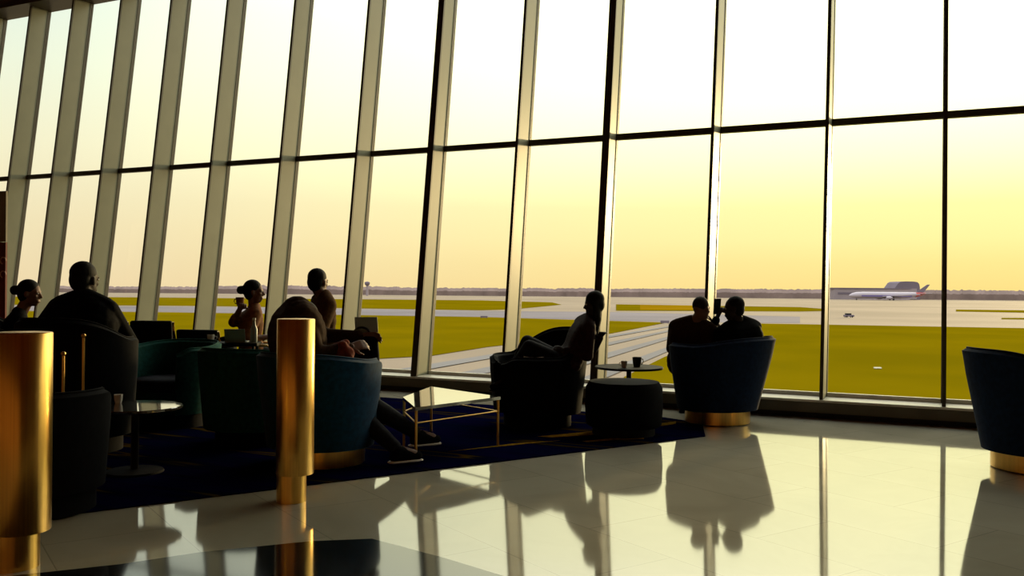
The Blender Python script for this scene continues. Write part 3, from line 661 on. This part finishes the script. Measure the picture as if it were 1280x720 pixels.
ell(bm, (0, 0, .05), (.11, .06, .07)); ell(bm, (-.05, 0, .02), (.08, .07, .06)); capsule(bm, (.03, -.02, .11), .03, (.09, -.03, -.02), .035); capsule(bm, (-.08, .0, .07), .03, (.04, .02, .12), .03)
skin_blob('cloth', bm, M['rust_cloth'], t, .008, 2)
def booklet(name, label, cat, c, rz, w, h, m1):
    t = empty(name, c, rz, label=label, cat=cat)
    for s in (-1, 1):
        bm = bmesh.new(); box(bm, (s*w/2, 0, .012), (w, h, .006), Matrix.Rotation(-s*.16, 3, 'Y')); link_bm('page', bm, m1, t)
    bm = bmesh.new(); tube(bm, (0, -h/2, .004), (0, h/2, .004), .006); link_bm('spine', bm, m1, t)
    return t
p = W(667, 447, 7.95); booklet('magazine', 'pale open magazine on the legs of the woman on the chaise', 'magazine', (p.x, p.y, p.z-.01), AZ(0), .09, .14, M['paper'])
q__ = FL(297, 8.74); t = empty('laptop', (q__.x, q__.y, .705), AZ(0), label='grey open laptop on the narrow dark table before the bun woman', cat='laptop')
bm = bmesh.new(); box(bm, (0, 0, .008), (.20, .13, .014), bev=.003); link_bm('keyboard_base', bm, M['tablet'], t)
bm = bmesh.new(); box(bm, (0, -.075, .07), (.20, .008, .13), Matrix.Rotation(.25, 3, 'X'), bev=.003); link_bm('screen_lid', bm, M['tablet'], t)

# ------------------------------------------------------------------ light
sun_px = ray(1420, 320); az = math.atan2(sun_px.y, sun_px.x); el_ = math.radians(5.5)
sd = Vector((math.cos(az)*math.cos(el_), math.sin(az)*math.cos(el_), math.sin(el_)))
L = bpy.data.lights.new('sun', 'SUN'); L.energy = 3.2; L.color = (1, .74, .36); L.angle = math.radians(4)
so = bpy.data.objects.new('sun', L); C.objects.link(so); so.rotation_euler = sd.to_track_quat('Z', 'Y').to_euler(); so.location = (3, 30, 12)

w = bpy.data.worlds.new('dusk_sky'); S.world = w; w.use_nodes = True; t = w.node_tree
bg = t.nodes['Background']
tc = t.nodes.new('ShaderNodeTexCoord'); sp = t.nodes.new('ShaderNodeSeparateXYZ'); nz = t.nodes.new('ShaderNodeVectorMath'); nz.operation = 'NORMALIZE'
t.links.new(tc.outputs['Generated'], nz.inputs[0]); t.links.new(nz.outputs[0], sp.inputs[0])
def ramp(stops):
    r = t.nodes.new('ShaderNodeValToRGB'); e = r.color_ramp.elements
    e[0].position = stops[0][0]; e[0].color = (*stops[0][1], 1); e[1].position = stops[-1][0]; e[1].color = (*stops[-1][1], 1)
    for p_, c_ in stops[1:-1]:
        q = e.new(p_); q.color = (*c_, 1)
    t.links.new(sp.outputs['Z'], r.inputs['Fac']); return r
away = ramp([(0, (.93, .75, .46)), (.06, (.96, .83, .53)), (.14, (1.0, .96, .68)), (.22, (.95, 1.02, .82)), (.32, (.84, .98, .92)), (.45, (1.9, 2.0, 1.9)), (.7, (2.2, 2.3, 2.2))])
near = ramp([(0, (1.08, .80, .27)), (.03, (1.12, .89, .32)), (.055, (1.2, 1.0, .40)), (.09, (1.25, 1.08, .46)), (.14, (1.7, 1.6, .80)), (.20, (2.2, 2.1, 1.15)), (.28, (2.6, 2.5, 1.5)), (.42, (4.0, 3.8, 2.9)), (.7, (4.0, 3.9, 3.1))])
dt = t.nodes.new('ShaderNodeVectorMath'); dt.operation = 'DOT_PRODUCT'; t.links.new(nz.outputs[0], dt.inputs[0]); dt.inputs[1].default_value = sd
mr = t.nodes.new('ShaderNodeMapRange'); mr.inputs['From Min'].default_value = .45; mr.inputs['From Max'].default_value = 1.0
t.links.new(dt.outputs['Value'], mr.inputs['Value'])
pw = t.nodes.new('ShaderNodeMath'); pw.operation = 'POWER'; pw.inputs[1].default_value = 1.35; mr.clamp = True
cl = t.nodes.new('ShaderNodeMath'); cl.operation = 'MAXIMUM'; cl.inputs[1].default_value = .0001; t.links.new(mr.outputs['Result'], cl.inputs[0]); t.links.new(cl.outputs[0], pw.inputs[0])
mx = t.nodes.new('ShaderNodeMixRGB'); t.links.new(pw.outputs[0], mx.inputs['Fac']); t.links.new(away.outputs['Color'], mx.inputs['Color1']); t.links.new(near.outputs['Color'], mx.inputs['Color2'])
t.links.new(mx.outputs['Color'], bg.inputs['Color']); bg.inputs['Strength'].default_value = 1.0

vs = S.view_settings; vs.view_transform = 'Standard'; vs.look = 'None'; vs.exposure = 0; vs.gamma = 1; vs.use_curve_mapping = False
S.cycles.use_denoising = True; S.cycles.max_bounces = 8; S.cycles.transparent_max_bounces = 16; S.cycles.sample_clamp_indirect = 6
